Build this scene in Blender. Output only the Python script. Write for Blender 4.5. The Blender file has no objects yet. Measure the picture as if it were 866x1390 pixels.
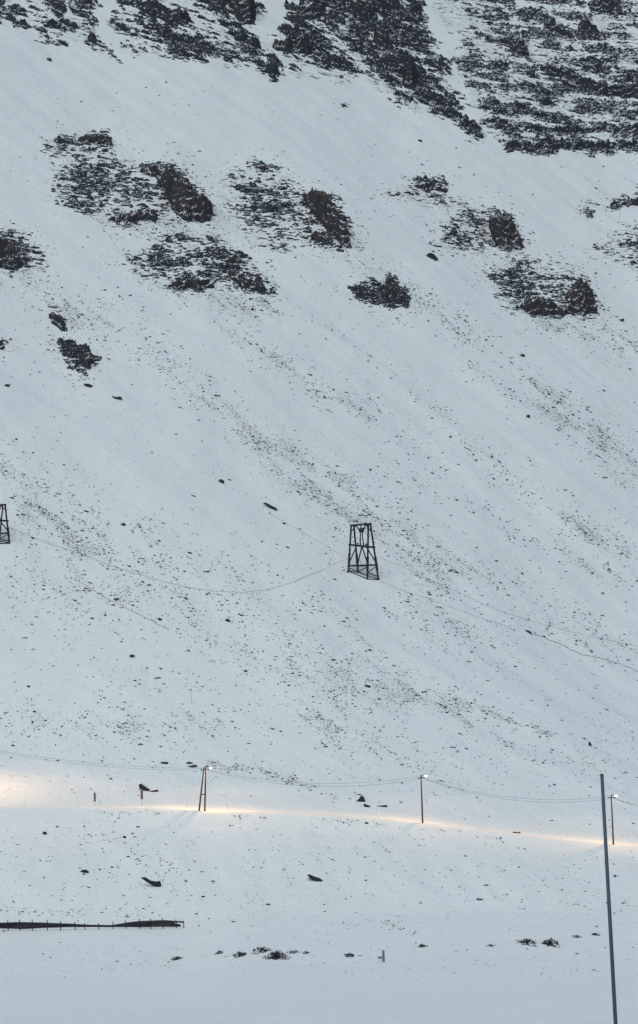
import bpy, math, random
import numpy as np
from mathutils import Vector, Matrix

random.seed(7)
RNG = np.random.default_rng(11)
SC = bpy.context.scene
COL = SC.collection
R = math.radians

# ------------------------------------------------------------------ camera
PW, PH, FPX = 866.0, 1390.0, 4200.0
PITCH, ROLL = R(7.5), 0.03
CAMZ = 0.0
F_ = np.array([0, math.cos(PITCH), math.sin(PITCH)])
R0 = np.array([1.0, 0, 0]); U0 = np.array([0, -math.sin(PITCH), math.cos(PITCH)])
R_ = math.cos(ROLL) * R0 - math.sin(ROLL) * U0
U_ = math.sin(ROLL) * R0 + math.cos(ROLL) * U0
cd = bpy.data.cameras.new('camera'); cam = bpy.data.objects.new('camera', cd); COL.objects.link(cam)
M = Matrix.Identity(4)
for i in range(3):
    M[i][0] = R_[i]; M[i][1] = U_[i]; M[i][2] = -F_[i]
cam.matrix_world = M
cd.sensor_fit = 'VERTICAL'; cd.sensor_height = 36.0; cd.sensor_width = 36.0
cd.lens = FPX / PH * 36.0
cd.clip_start = 1.0; cd.clip_end = 6000
SC.camera = cam

def ray(px, py):
    px = np.asarray(px, float); py = np.asarray(py, float)
    a = (px - PW / 2) / FPX; b = (PH / 2 - py) / FPX
    d = F_[None] + a.ravel()[:, None] * R_[None] + b.ravel()[:, None] * U_[None]
    return d / d[:, 1:2]                       # normalised so that y = 1

def project(x, y, z):
    f = y * F_[1] + z * F_[2] + x * F_[0]
    a = (x * R_[0] + y * R_[1] + z * R_[2]) / f
    b = (x * U_[0] + y * U_[1] + z * U_[2]) / f
    return PW / 2 + a * FPX, PH / 2 - b * FPX

def at_y(px, py, y):
    d = ray([px], [py])[0]
    return Vector((d[0] * y, y, d[2] * y))

# ------------------------------------------------------------------ noise
_perm = np.random.default_rng(5).permutation(256).astype(np.int32)
_perm = np.concatenate([_perm, _perm, _perm])
_g2 = np.stack([np.cos(np.arange(256) * 2.399963), np.sin(np.arange(256) * 2.399963)], 1).astype(np.float32)
def perlin(x, y, seed=0):
    x = np.asarray(x, np.float64) + seed * 17.31; y = np.asarray(y, np.float64) - seed * 9.77
    xi = np.floor(x).astype(np.int64); yi = np.floor(y).astype(np.int64)
    xf = (x - xi).astype(np.float32); yf = (y - yi).astype(np.float32)
    xi &= 255; yi &= 255
    u = xf * xf * xf * (xf * (xf * 6 - 15) + 10); v = yf * yf * yf * (yf * (yf * 6 - 15) + 10)
    def g(ix, iy, fx, fy):
        h = _perm[_perm[ix] + iy]
        gg = _g2[h]
        return gg[..., 0] * fx + gg[..., 1] * fy
    x1 = (xi + 1) & 255; y1 = (yi + 1) & 255
    a = g(xi, yi, xf, yf); b = g(x1, yi, xf - 1, yf)
    c = g(xi, y1, xf, yf - 1); d = g(x1, y1, xf - 1, yf - 1)
    return 1.5 * ((a + u * (b - a)) * (1 - v) + (c + u * (d - c)) * v)
def fbm(x, y, oct=4, seed=0, gain=.5):
    s = 0; a = 1; n = 0
    for k in range(oct):
        s = s + a * perlin(np.asarray(x) * 2 ** k, np.asarray(y) * 2 ** k, seed + k * 3); n += a; a *= gain
    return s / n
def sstep(a, b, x):
    t = np.clip((x - a) / (b - a), 0, 1); return t * t * (3 - 2 * t)
def cell(x, y, seed=0):
    """blocky cellular noise: a random level per cell, with distance to its edge"""
    x = np.asarray(x, float); y = np.asarray(y, float)
    xi = np.floor(x).astype(np.int64); yi = np.floor(y).astype(np.int64)
    d1 = np.full(x.shape, 9.0); d2 = d1.copy(); v = np.zeros(x.shape); lx = v.copy(); ly = v.copy()
    for dx in (-1, 0, 1):
        for dy in (-1, 0, 1):
            cx = xi + dx; cy = yi + dy
            h = _perm[_perm[(cx + seed * 7) & 255] + (cy & 255)]
            h2 = _perm[h + 57]; h3 = _perm[h2 + 91]
            ddx = cx + .1 + .8 * h / 255 - x; ddy = cy + .1 + .8 * h2 / 255 - y
            d = ddx * ddx + ddy * ddy
            near = d < d1
            d2 = np.where(near, d1, np.minimum(d2, d)); v = np.where(near, h3 / 255.0, v); lx = np.where(near, -ddx, lx); ly = np.where(near, -ddy, ly); d1 = np.where(near, d, d1)
    return v, np.sqrt(d2) - np.sqrt(d1), lx, ly
def stair(q, r=.18):
    f = np.floor(q); t = q - f
    return f + sstep(0.5 - r / 2, .5 + r / 2, t)

# ------------------------------------------------------------------ base terrain
YR, YF = 590.0, 548.0
def line_at(pts, y):
    d = ray([p[0] for p in pts], [p[1] for p in pts]); return d[:, 0] * y, d[:, 2] * y
ROADPX = [(-250, 1085), (0, 1098), (120, 1098), (240, 1099), (275, 1103), (340, 1104), (433, 1107), (520, 1113), (571, 1119), (640, 1127), (720, 1136), (829, 1148), (866, 1151), (1150, 1185)]
FOOTPX = [(-250, 1262), (0, 1262), (150, 1259), (255, 1258), (330, 1245), (433, 1243), (640, 1240), (866, 1236), (1150, 1230)]
_rx, _rz = line_at(ROADPX, YR); _fx, _fz = line_at(FOOTPX, YF)
def smooth_table(x0, z0):
    xs = np.linspace(-200, 200, 801); zs = np.interp(xs, x0, z0)
    k = np.hanning(15); k /= k.sum()
    return xs, np.convolve(np.pad(zs, 7, mode='edge'), k, 'valid')
RX, RZ = smooth_table(_rx, _rz); FX, FZ = smooth_table(_fx, _fz)
GW = np.array([0, 3, 7, 10, 17, 30, 60, 100, 200, 300, 400, 520, 700, 850, 1100.0])
GZ = np.array([0, .34, .86, 1.6, 4.2, 10.5, 28, 53.5, 119, 185, 254, 340, 475, 560, 590.0])
_gw = np.linspace(0, 1100, 4401)
_gk = np.hanning(13); _gk /= _gk.sum()
_gz = np.convolve(np.pad(np.interp(_gw, GW, GZ), 6, mode='edge'), _gk, 'valid')
SU = np.array([0, .06, .14, .5, .80, .93, 1.0]); SV = np.array([0, .035, .10, .44, .735, .87, 1.0])
NY = np.array([-400, 0, 60, 100, 200, 300, 430, 490, 548.0]); NZ = np.array([-3, -2.2, -4.4, -6.0, -8.6, -9.3, -9.3, -7.4, 0.0])
_ny = np.linspace(-400, 548, 949); _nk = np.hanning(41); _nk /= _nk.sum()
_nzs = np.convolve(np.pad(np.interp(_ny, NY, NZ), 20, mode='reflect', reflect_type='odd'), _nk, 'valid')
def base_z(x, y):
    x = np.asarray(x, float); y = np.asarray(y, float)
    zr = np.interp(x, RX, RZ); zf = np.interp(x, FX, FZ)
    w = np.clip(y - YR, 0, None)
    up = zr + np.interp(w, _gw, _gz) - .33 * x * sstep(14, 130, w) * (1 - .6 * sstep(450, 900, w))
    up = up + sstep(12, 60, w) * (1.1 * perlin(x / 38, y / 55, 1) + .5 * perlin(x / 13, y / 19, 2)) \
            + sstep(15, 60, w) * .5 * perlin((.643 * x + .766 * y) / 8.5, (.766 * x - .643 * y) / 75, 11) \
            + sstep(100, 250, w) * 3.0 * perlin(x / 70 + y / 160, y / 300, 3)
    t = np.clip((y - YF) / (YR - YF), 0, 1)
    bank = zf + (zr - zf) * np.interp(t, SU, SV)
    bank = bank + np.sin(np.pi * t) * (.75 * perlin(x / 15 + .9 * t, y / 60, 4) + .3 * perlin(x / 4.5 + 1.6 * t, y / 16, 5)) + .12 * sstep(.85, .97, t) * (1 - sstep(.985, 1, t)) * perlin(x / 2.2, y / 3, 8)
    low = zf * sstep(250, 548, y) + np.interp(y, _ny, _nzs) + .12 * perlin(x / 14, y / 22, 6) * sstep(80, 300, y) * (1 - sstep(535, 548, y))
    return np.where(y >= YR, up, np.where(y >= YF, bank, low)) + .09 * perlin(x / 3.1, y / 4.3, 7) * sstep(100, 300, y) * (1 - .8 * sstep(585, 590, y) * (1 - sstep(600, 606, y)))

def hit(px, py, ymin=240.0):
    px = np.atleast_1d(np.asarray(px, float)); py = np.atleast_1d(np.asarray(py, float))
    d = ray(px, py); n = len(px)
    lo = np.full(n, ymin); hi = np.full(n, np.nan); done = np.zeros(n, bool)
    y = ymin
    while y < 1500:
        y2 = y + 10
        under = base_z(d[:, 0] * y2, np.full(n, y2)) >= d[:, 2] * y2
        new = under & ~done
        hi[new] = y2; lo[new] = y; done |= under
        if done.all(): break
        y = y2
    hi = np.where(np.isnan(hi), 1500, hi)
    for _ in range(18):
        m = (lo + hi) / 2
        u = base_z(d[:, 0] * m, m) >= d[:, 2] * m
        hi = np.where(u, m, hi); lo = np.where(u, lo, m)
    return d[:, 0] * hi, hi, base_z(d[:, 0] * hi, hi)
def hit1(px, py):
    x, y, z = hit([px], [py]); return Vector((x[0], y[0], z[0]))
def ground(x, y): return float(base_z(np.array([x]), np.array([y]))[0])

# ------------------------------------------------------------------ materials
def newmat(name):
    m = bpy.data.materials.new(name); m.use_nodes = True
    nt = m.node_tree; b = nt.nodes['Principled BSDF']
    return m, nt, b
def nd(nt, t, **k):
    n = nt.nodes.new(t)
    for a, v in k.items():
        if a.startswith('i_'): n.inputs[int(a[2:])].default_value = v
        else: setattr(n, a, v)
    return n
def ramp(nt, src, pts, interp='LINEAR'):
    r = nt.nodes.new('ShaderNodeValToRGB'); r.color_ramp.interpolation = interp
    e = r.color_ramp.elements
    while len(e) < len(pts): e.new(.5)
    for q, (p, c) in zip(e, pts):
        q.position = p; q.color = (c, c, c, 1) if isinstance(c, float) else (*c, 1)
    nt.links.new(src, r.inputs[0]); return r
def noise(nt, scale, vec, detail=4, rough=.55):
    n = nt.nodes.new('ShaderNodeTexNoise'); n.inputs['Scale'].default_value = scale
    n.inputs['Detail'].default_value = detail; n.inputs['Roughness'].default_value = rough
    nt.links.new(vec, n.inputs['Vector']); return n
def math_(nt, op, a, b=None, c=None):
    n = nt.nodes.new('ShaderNodeMath'); n.operation = op
    for i, v in enumerate((a, b, c)):
        if v is None: continue
        if isinstance(v, (int, float)): n.inputs[i].default_value = v
        else: nt.links.new(v, n.inputs[i])
    return n.outputs[0]
def mixc(nt, fac, a, b):
    n = nt.nodes.new('ShaderNodeMix'); n.data_type = 'RGBA'
    nt.links.new(fac, n.inputs[0])
    for i, v in ((6, a), (7, b)):
        if isinstance(v, tuple): n.inputs[i].default_value = (*v, 1)
        else: nt.links.new(v, n.inputs[i])
    return n.outputs[2]

SNOW_A, SNOW_B = (.778, .815, .778), (.822, .862, .824)
def snow_colour(nt, P):
    n = noise(nt, .035, P, 5, .6)
    mp = nd(nt, 'ShaderNodeMapping'); mp.vector_type = 'TEXTURE'; mp.inputs['Rotation'].default_value = (0, 0, R(50)); mp.inputs['Scale'].default_value = (3.2, 30, 30); nt.links.new(P, mp.inputs['Vector'])
    n2 = noise(nt, 1.0, mp.outputs[0], 5, .65)
    f = math_(nt, 'MULTIPLY_ADD', n2.outputs['Fac'], .9, math_(nt, 'MULTIPLY', n.outputs['Fac'], .5))
    return mixc(nt, ramp(nt, f, [(.5, 0.), (.9, 1.)]).outputs[0], SNOW_A, SNOW_B)
def rock_colour(nt, P):
    n1 = noise(nt, .22, P, 5, .6); n2 = noise(nt, 1.7, P, 4, .65)
    c = ramp(nt, n2.outputs['Fac'], [(.3, (.015, .019, .026)), (.55, (.036, .042, .051)), (.75, (.072, .078, .086))]).outputs[0]
    fa = nd(nt, 'ShaderNodeAttribute'); fa.attribute_name = 'iron'      # iron-stained beds of the bold faces
    br = math_(nt, 'MULTIPLY', ramp(nt, n1.outputs['Fac'], [(.40, .15), (.58, .9)]).outputs[0], fa.outputs['Fac'])
    n3 = noise(nt, 2.3, P, 3, .6)
    brown = ramp(nt, n3.outputs['Fac'], [(.35, (.034, .027, .024)), (.65, (.10, .075, .064))]).outputs[0]
    return mixc(nt, br, c, brown)

def mat_snowrock(name, lo=.60, hi=.74, amp=.6, scale=1.3, dust=2.0):
    m, nt, b = newmat(name)
    geo = nd(nt, 'ShaderNodeNewGeometry'); P = geo.outputs['Position']
    sep = nd(nt, 'ShaderNodeSeparateXYZ'); nt.links.new(geo.outputs['True Normal'], sep.inputs[0])
    n = noise(nt, scale, P, 5, .65)
    v = math_(nt, 'MULTIPLY_ADD', math_(nt, 'SUBTRACT', n.outputs['Fac'], .5), amp, sep.outputs['Z'])
    nf = noise(nt, 2.4, P, 3, .7); v = math_(nt, 'MULTIPLY_ADD', math_(nt, 'SUBTRACT', nf.outputs['Fac'], .47), dust, v)
    snow = ramp(nt, v, [(lo, 0.), (hi, 1.)]).outputs[0]
    col = mixc(nt, snow, rock_colour(nt, P), snow_colour(nt, P))
    nt.links.new(col, b.inputs['Base Color'])
    b.inputs['Roughness'].default_value = .85; b.inputs['Specular IOR Level'].default_value = .2
    bn = noise(nt, 1.6, P, 5, .7); bp = nd(nt, 'ShaderNodeBump'); bp.inputs['Strength'].default_value = .6; bp.inputs['Distance'].default_value = .35
    nt.links.new(bn.outputs['Fac'], bp.inputs['Height']); nt.links.new(bp.outputs[0], b.inputs['Normal'])
    return m

def mat_snow(name, packed=False):
    m, nt, b = newmat(name)
    geo = nd(nt, 'ShaderNodeNewGeometry'); P = geo.outputs['Position']
    col = snow_colour(nt, P)
    at = nd(nt, 'ShaderNodeAttribute'); at.attribute_name = 'scree'
    # thin snow: tiny gravel showing through, more of it where the scree runs
    mp = nd(nt, 'ShaderNodeMapping'); mp.inputs['Scale'].default_value = (2.3, 1.6, 4.0); nt.links.new(P, mp.inputs['Vector'])
    n = noise(nt, 1.0, mp.outputs[0], 3, .75)
    thr = math_(nt, 'MULTIPLY_ADD', at.outputs['Fac'], -.20, .80)
    sp = math_(nt, 'SUBTRACT', n.outputs['Fac'], thr)
    spf = ramp(nt, math_(nt, 'MULTIPLY', sp, 12.0), [(0., 0.), (.8, .8)]).outputs[0]
    col = mixc(nt, spf, col, (.05, .06, .075))
    if packed:
        n5 = noise(nt, .6, P, 4, .6)
        col = mixc(nt, ramp(nt, n5.outputs['Fac'], [(.45, 0.), (.75, .35)]).outputs[0], col, (.5, .48, .46))
    nt.links.new(col, b.inputs['Base Color'])
    b.inputs['Roughness'].default_value = .8; b.inputs['Specular IOR Level'].default_value = .25
    b.inputs['Subsurface Weight'].default_value = 0
    n1 = noise(nt, .35, P, 6, .62); n2 = noise(nt, 2.2, P, 3, .6)
    hgt = math_(nt, 'MULTIPLY_ADD', n2.outputs['Fac'], .25, n1.outputs['Fac'])
    bp = nd(nt, 'ShaderNodeBump'); bp.inputs['Strength'].default_value = .8; bp.inputs['Distance'].default_value = .5
    nt.links.new(hgt, bp.inputs['Height']); nt.links.new(bp.outputs[0], b.inputs['Normal'])
    return m

def mat_plain(name, c1, c2, scale=3.0, rough=.8, metal=0., stretch=None):
    m, nt, b = newmat(name)
    tc = nd(nt, 'ShaderNodeTexCoord'); vec = tc.outputs['Object']
    if stretch:
        mp = nd(nt, 'ShaderNodeMapping'); mp.inputs['Scale'].default_value = stretch; nt.links.new(vec, mp.inputs['Vector']); vec = mp.outputs[0]
    n = noise(nt, scale, vec, 5, .6)
    r = ramp(nt, n.outputs['Fac'], [(.3, c1), (.7, c2)])
    nt.links.new(r.outputs[0], b.inputs['Base Color']); b.inputs['Roughness'].default_value = rough; b.inputs['Metallic'].default_value = metal
    return m
def mat_stone(name):
    m, nt, b = newmat(name)
    geo = nd(nt, 'ShaderNodeNewGeometry'); P = geo.outputs['Position']
    sep = nd(nt, 'ShaderNodeSeparateXYZ'); nt.links.new(geo.outputs['True Normal'], sep.inputs[0])
    n = noise(nt, 1.9, P, 4, .65)
    v = math_(nt, 'MULTIPLY_ADD', math_(nt, 'SUBTRACT', n.outputs['Fac'], .5), .7, sep.outputs['Z'])
    snow = ramp(nt, v, [(.68, 0.), (.82, 1.)]).outputs[0]
    n2 = noise(nt, .8, P, 4, .6)
    c = ramp(nt, n2.outputs['Fac'], [(.3, (.014, .018, .024)), (.6, (.036, .042, .05)), (.78, (.07, .066, .064))]).outputs[0]
    nt.links.new(mixc(nt, snow, c, (.82, .825, .83)), b.inputs['Base Color']); b.inputs['Roughness'].default_value = .85
    b.inputs['Specular IOR Level'].default_value = .25
    return m
def mat_emit(name, col, st):
    m, nt, b = newmat(name)
    b.inputs['Base Color'].default_value = (*col, 1); b.inputs['Emission Color'].default_value = (*col, 1); b.inputs['Emission Strength'].default_value = st
    return m

MS = mat_snow('snow'); MRD = mat_snow('packed_snow', True)
MCL = mat_snowrock('cliff_rock', dust=1.8); MOC = mat_snowrock('outcrop_rock')
MST = mat_stone('stone')
MTIM = mat_plain('tarred_timber', (.012, .013, .017), (.035, .035, .04), 2.5, .85, 0, (3, 3, .6))
MPOLE = mat_plain('pole_timber', (.06, .035, .028), (.15, .085, .065), 2.0, .85, 0, (6, 6, .5))
MSTEEL = mat_plain('dark_steel', (.02, .022, .026), (.05, .052, .056), 4, .5, .3)
MGALV = mat_plain('galvanised_steel', (.045, .075, .10), (.075, .115, .15), 1.5, .55, .2)
MGREY = mat_plain('grey_paint', (.28, .31, .33), (.38, .41, .43), 2.0, .6)
MPIL = mat_plain('weathered_grey_metal', (.14, .16, .18), (.22, .24, .26), 2.0, .6)
MRED = mat_plain('faded_red_board', (.11, .062, .05), (.18, .105, .088), 3, .7)
MWIRE = mat_plain('wire', (.10, .11, .12), (.17, .18, .19), 1, .6)
MCER = mat_plain('ceramic', (.5, .5, .48), (.65, .64, .6), 5, .3)
MLAMP = mat_plain('lamp_housing', (.25, .25, .25), (.35, .35, .35), 5, .5)
MGLOW = mat_emit('lamp_glow', (1, .74, .42), 40)
MFEN = mat_plain('weathered_fence', (.012, .014, .018), (.05, .052, .056), 1.5, .9, 0, (.3, 3, 8))
MSHR = mat_plain('dark_heath', (.014, .014, .013), (.05, .042, .032), 3, .9)

# ------------------------------------------------------------------ object helpers
def tag(o, label=None, cat=None, group=None, kind=None):
    if label: o['label'] = label
    if cat: o['category'] = cat
    if group: o['group'] = group
    if kind: o['kind'] = kind
    return o
def empty(name, loc):
    o = bpy.data.objects.new(name, None); o.location = loc; o.empty_display_size = .5; COL.objects.link(o); return o
def mesh_np(name, co, faces_quads, mat, smooth=False, tri=False):
    me = bpy.data.meshes.new(name); n = len(co); k = 3 if tri else 4
    me.vertices.add(n); me.vertices.foreach_set('co', np.ascontiguousarray(co, np.float32).ravel())
    nf = len(faces_quads); me.loops.add(nf * k); me.loops.foreach_set('vertex_index', np.ascontiguousarray(faces_quads, np.int32).ravel())
    me.polygons.add(nf); me.polygons.foreach_set('loop_start', np.arange(nf, dtype=np.int32) * k)
    if smooth: me.polygons.foreach_set('use_smooth', np.ones(nf, bool))
    me.update(calc_edges=True); me.validate(); me.materials.append(mat); return me
def link(name, me, parent=None, loc=None):
    o = bpy.data.objects.new(name, me); COL.objects.link(o)
    if parent: o.parent = parent
    if loc is not None: o.location = loc
    return o
def grid_faces(nx, ny):
    i = np.arange(nx - 1)[None, :]; j = np.arange(ny - 1)[:, None]; a = (j * nx + i)
    return np.stack([a, a + 1, a + nx + 1, a + nx], -1).reshape(-1, 4)

class MB:
    """collects boxes, bars and tubes into one mesh"""
    def __init__(s): s.v = []; s.f = []
    def add(s, vs, fs):
        b = len(s.v); s.v += [tuple(v) for v in vs]; s.f += [tuple(b + i for i in f) for f in fs]; return s
    def tube(s, pts, r, n=6, cap=True):
        pts = [Vector(p) for p in pts]; rs = r if isinstance(r, (list, tuple)) else [r] * len(pts); vs = []
        for i, p in enumerate(pts):
            d = (pts[min(i + 1, len(pts) - 1)] - pts[max(i - 1, 0)]).normalized()
            a = d.cross(Vector((0, 0, 1))); a = a.normalized() if a.length > .01 else Vector((1, 0, 0)); c = d.cross(a)
            vs += [p + rs[i] * (math.cos(2 * math.pi * k / n) * a + math.sin(2 * math.pi * k / n) * c) for k in range(n)]
        fs = [(i * n + k, i * n + (k + 1) % n, (i + 1) * n + (k + 1) % n, (i + 1) * n + k) for i in range(len(pts) - 1) for k in range(n)]
        if cap: fs += [tuple(range(n))[::-1], tuple((len(pts) - 1) * n + k for k in range(n))]
        return s.add(vs, fs)
    def beam(s, p, q, w, h=None):
        """squared timber between two points, edges slightly chamfered"""
        p = Vector(p); q = Vector(q); h = h or w; d = (q - p).normalized()
        a = d.cross(Vector((0, 0, 1))); a = a.normalized() if a.length > .05 else Vector((1, 0, 0)); c = d.cross(a).normalized()
        k = .16; prof = [(-.5, -.5 + k), (-.5 + k, -.5), (.5 - k, -.5), (.5, -.5 + k), (.5, .5 - k), (.5 - k, .5), (-.5 + k, .5), (-.5, .5 - k)]
        vs = [e + a * w * x + c * h * y for e in (p, q) for x, y in prof]
        fs = [(i, (i + 1) % 8, 8 + (i + 1) % 8, 8 + i) for i in range(8)] + [tuple(range(8))[::-1], tuple(range(8, 16))]
        return s.add(vs, fs)
    def box(s, c, sx, sy, sz, rot=None):
        c = Vector(c); q = []
        for z in (-.5, .5):
            for x, y in ((-.5, -.5), (.5, -.5), (.5, .5), (-.5, .5)):
                v = Vector((x * sx, y * sy, z * sz)); q.append(c + (rot @ v if rot else v))
        return s.add(q, [(3, 2, 1, 0), (4, 5, 6, 7), (0, 1, 5, 4), (1, 2, 6, 5), (2, 3, 7, 6), (3, 0, 4, 7)])
    def build(s, name, mat, parent=None, smooth=False):
        org = Vector(parent.location) if parent is not None and parent.parent is None else Vector((0, 0, 0))
        if parent is not None and parent.parent is not None: org = Vector(parent.parent.location)
        me = bpy.data.meshes.new(name); me.from_pydata([Vector(v) - org for v in s.v], [], s.f)
        if smooth:
            for p in me.polygons: p.use_smooth = True
        me.materials.append(mat); me.update()
        return link(name, me, parent)

# ------------------------------------------------------------------ scree density (photo layout -> hillside)
def poly_sd(px, py, poly):
    """signed distance in photo pixels, positive inside"""
    n = len(poly); d = np.full(px.shape, 1e9); ins = np.zeros(px.shape, bool)
    for i in range(n):
        ax, ay = poly[i]; bx, by = poly[(i + 1) % n]; ex, ey = bx - ax, by - ay
        t = np.clip(((px - ax) * ex + (py - ay) * ey) / (ex * ex + ey * ey + 1e-9), 0, 1)
        d = np.minimum(d, (px - ax - t * ex) ** 2 + (py - ay - t * ey) ** 2)
        c = ((ay > py) != (by > py)) & (px < ex * (py - ay) / (ey + (1e-9 if ey == 0 else 0)) + ax)
        ins ^= c
    d = np.sqrt(d); return np.where(ins, d, -d)

FINE = (.2, .2)
OUT = [
 ("broad snow-dappled outcrop, upper left, ending in the tallest brown rock face", dict(
    polys=[([(60, 195), (105, 183), (152, 182), (160, 212), (190, 228), (240, 220), (270, 245), (286, 290), (240, 300), (160, 302), (105, 290), (70, 260), (85, 225)], .8),
           ([(150, 290), (210, 285), (260, 280), (288, 303), (200, 306), (150, 304)], 1.0)],
    blocks=[[(76, 190, 193), (84, 187, 194), (97, 187, 193)], [(108, 184, 195), (120, 181, 197), (140, 182, 197), (147, 182, 196), (152, 184, 200)],
            [(192, 226, 236), (210, 220, 240), (226, 222, 262), (234, 224, 286), (250, 236, 298), (262, 252, 303), (276, 263, 303), (286, 266, 300), (289, 275, 290)],
            [(160, 288, 302), (175, 286, 303), (190, 284, 303), (212, 280, 302)]])),
 ("ragged layered outcrop just below the tallest brown rock face", dict(
    polys=[([(160, 345), (200, 335), (240, 318), (290, 322), (325, 345), (365, 380), (362, 402), (330, 398), (300, 385), (285, 392), (230, 393), (195, 378)], .95)],
    blocks=[[(230, 384, 392), (245, 378, 395), (270, 376, 395), (292, 375, 392)], [(312, 362, 376), (325, 368, 390), (338, 372, 400), (352, 375, 402), (361, 385, 398)],
            [(280, 335, 344), (292, 334, 346), (297, 337, 346)], [(301, 340, 356), (320, 342, 358), (328, 346, 358)]])),
 ("brown broken outcrop cut off by the left edge of the photo", dict(
    polys=[([(-25, 310), (5, 308), (35, 322), (60, 340), (67, 362), (40, 368), (0, 368), (-25, 368)], 1.0)],
    blocks=[[(-25, 318, 366), (0, 316, 368), (12, 325, 367), (22, 340, 366), (30, 350, 364)]])),
 ("outcrop with a dappled left flank and a narrow dark nose at upper centre", dict(
    polys=[([(305, 235), (325, 226), (360, 222), (378, 235), (400, 258), (432, 255), (455, 270), (470, 300), (490, 330), (482, 342), (440, 334), (380, 335), (340, 332), (315, 310), (312, 280)], .85)],
    blocks=[[(410, 262, 278), (425, 257, 292), (440, 257, 310), (450, 262, 322), (458, 276, 330), (466, 294, 334), (474, 312, 337)], [(420, 318, 328), (438, 312, 332), (452, 315, 334)], [(345, 222, 229), (355, 223, 231), (366, 224, 231)]])),
 ("small compact dark outcrop standing alone at upper centre", dict(
    polys=[([(482, 388), (500, 378), (528, 372), (545, 392), (553, 415), (530, 418), (500, 410), (484, 404)], 1.0)],
    soft=9.0, hug=.5, cover=.55, blocks=[[(484, 390, 402), (494, 388, 405), (504, 392, 406)], [(518, 384, 398), (530, 380, 408), (540, 388, 414), (547, 398, 416)]])),
 ("low dark crest of rock with scattered stones at upper right of centre", dict(
    polys=[([(505, 262), (540, 252), (570, 242), (603, 248), (615, 264), (640, 285), (600, 290), (560, 280), (520, 275)], .45)],
    blocks=[[(558, 246, 252), (570, 245, 259), (585, 245, 262), (598, 247, 262), (606, 252, 260)]])),
 ("dappled outcrop with a blunt upright dark nose at upper right", dict(
    polys=[([(615, 290), (650, 284), (675, 286), (692, 300), (712, 335), (690, 340), (640, 346), (612, 342), (595, 330)], .85)],
    blocks=[[(666, 288, 318), (672, 282, 334), (684, 286, 338), (697, 293, 338), (705, 312, 338), (711, 328, 338)]])),
 ("widest layered outcrop at right with a flat overhanging base and square end", dict(
    polys=[([(660, 372), (690, 355), (720, 350), (755, 360), (785, 378), (800, 378), (811, 425), (770, 430), (715, 430), (680, 412)], 1.0)],
    blocks=[[(706, 414, 422), (716, 404, 428), (728, 402, 430), (745, 408, 431), (762, 414, 430), (772, 418, 428)], [(768, 412, 424), (778, 385, 428), (792, 377, 429), (800, 377, 428), (807, 398, 427), (811, 415, 426)], [(662, 372, 377), (672, 371, 378), (684, 371, 377)]])),
 ("rock ledge and speckled boulders running off the right edge of the photo", dict(
    polys=[([(790, 285), (830, 270), (890, 264), (890, 278), (830, 284)], .5), ([(805, 340), (830, 318), (860, 300), (890, 295), (890, 362), (850, 358)], .75)],
    blocks=[[(792, 283, 288), (802, 281, 287)], [(828, 273, 282), (840, 270, 280), (860, 268, 280), (890, 266, 280)]])),
 ("small pointed brown rock on the open snow at left", dict(
    polys=[([(66, 422), (80, 420), (92, 436), (90, 447), (76, 442)], 1.0)], soft=8.0, hug=.6, cover=.5, blocks=[[(68, 424, 434), (76, 424, 442), (84, 430, 447), (91, 437, 448)]])),
 ("rounded snow-striped outcrop below the pointed brown rock at left", dict(
    polys=[([(72, 474), (90, 465), (120, 470), (126, 485), (118, 508), (100, 500), (82, 485)], 1.1)], soft=8.0, hug=.6, cover=.7, blocks=[[(108, 484, 496), (114, 480, 500), (120, 478, 502), (125, 482, 498)]])),
 ("dark rock tip at the left edge beneath the pale open snow", dict(
    polys=[([(-15, 462), (5, 460), (10, 472), (0, 478), (-15, 478)], 1.0)], soft=8.0, hug=.6, cover=.5, blocks=[[(-15, 462, 476), (3, 462, 474), (9, 466, 474)]])),
]
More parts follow.
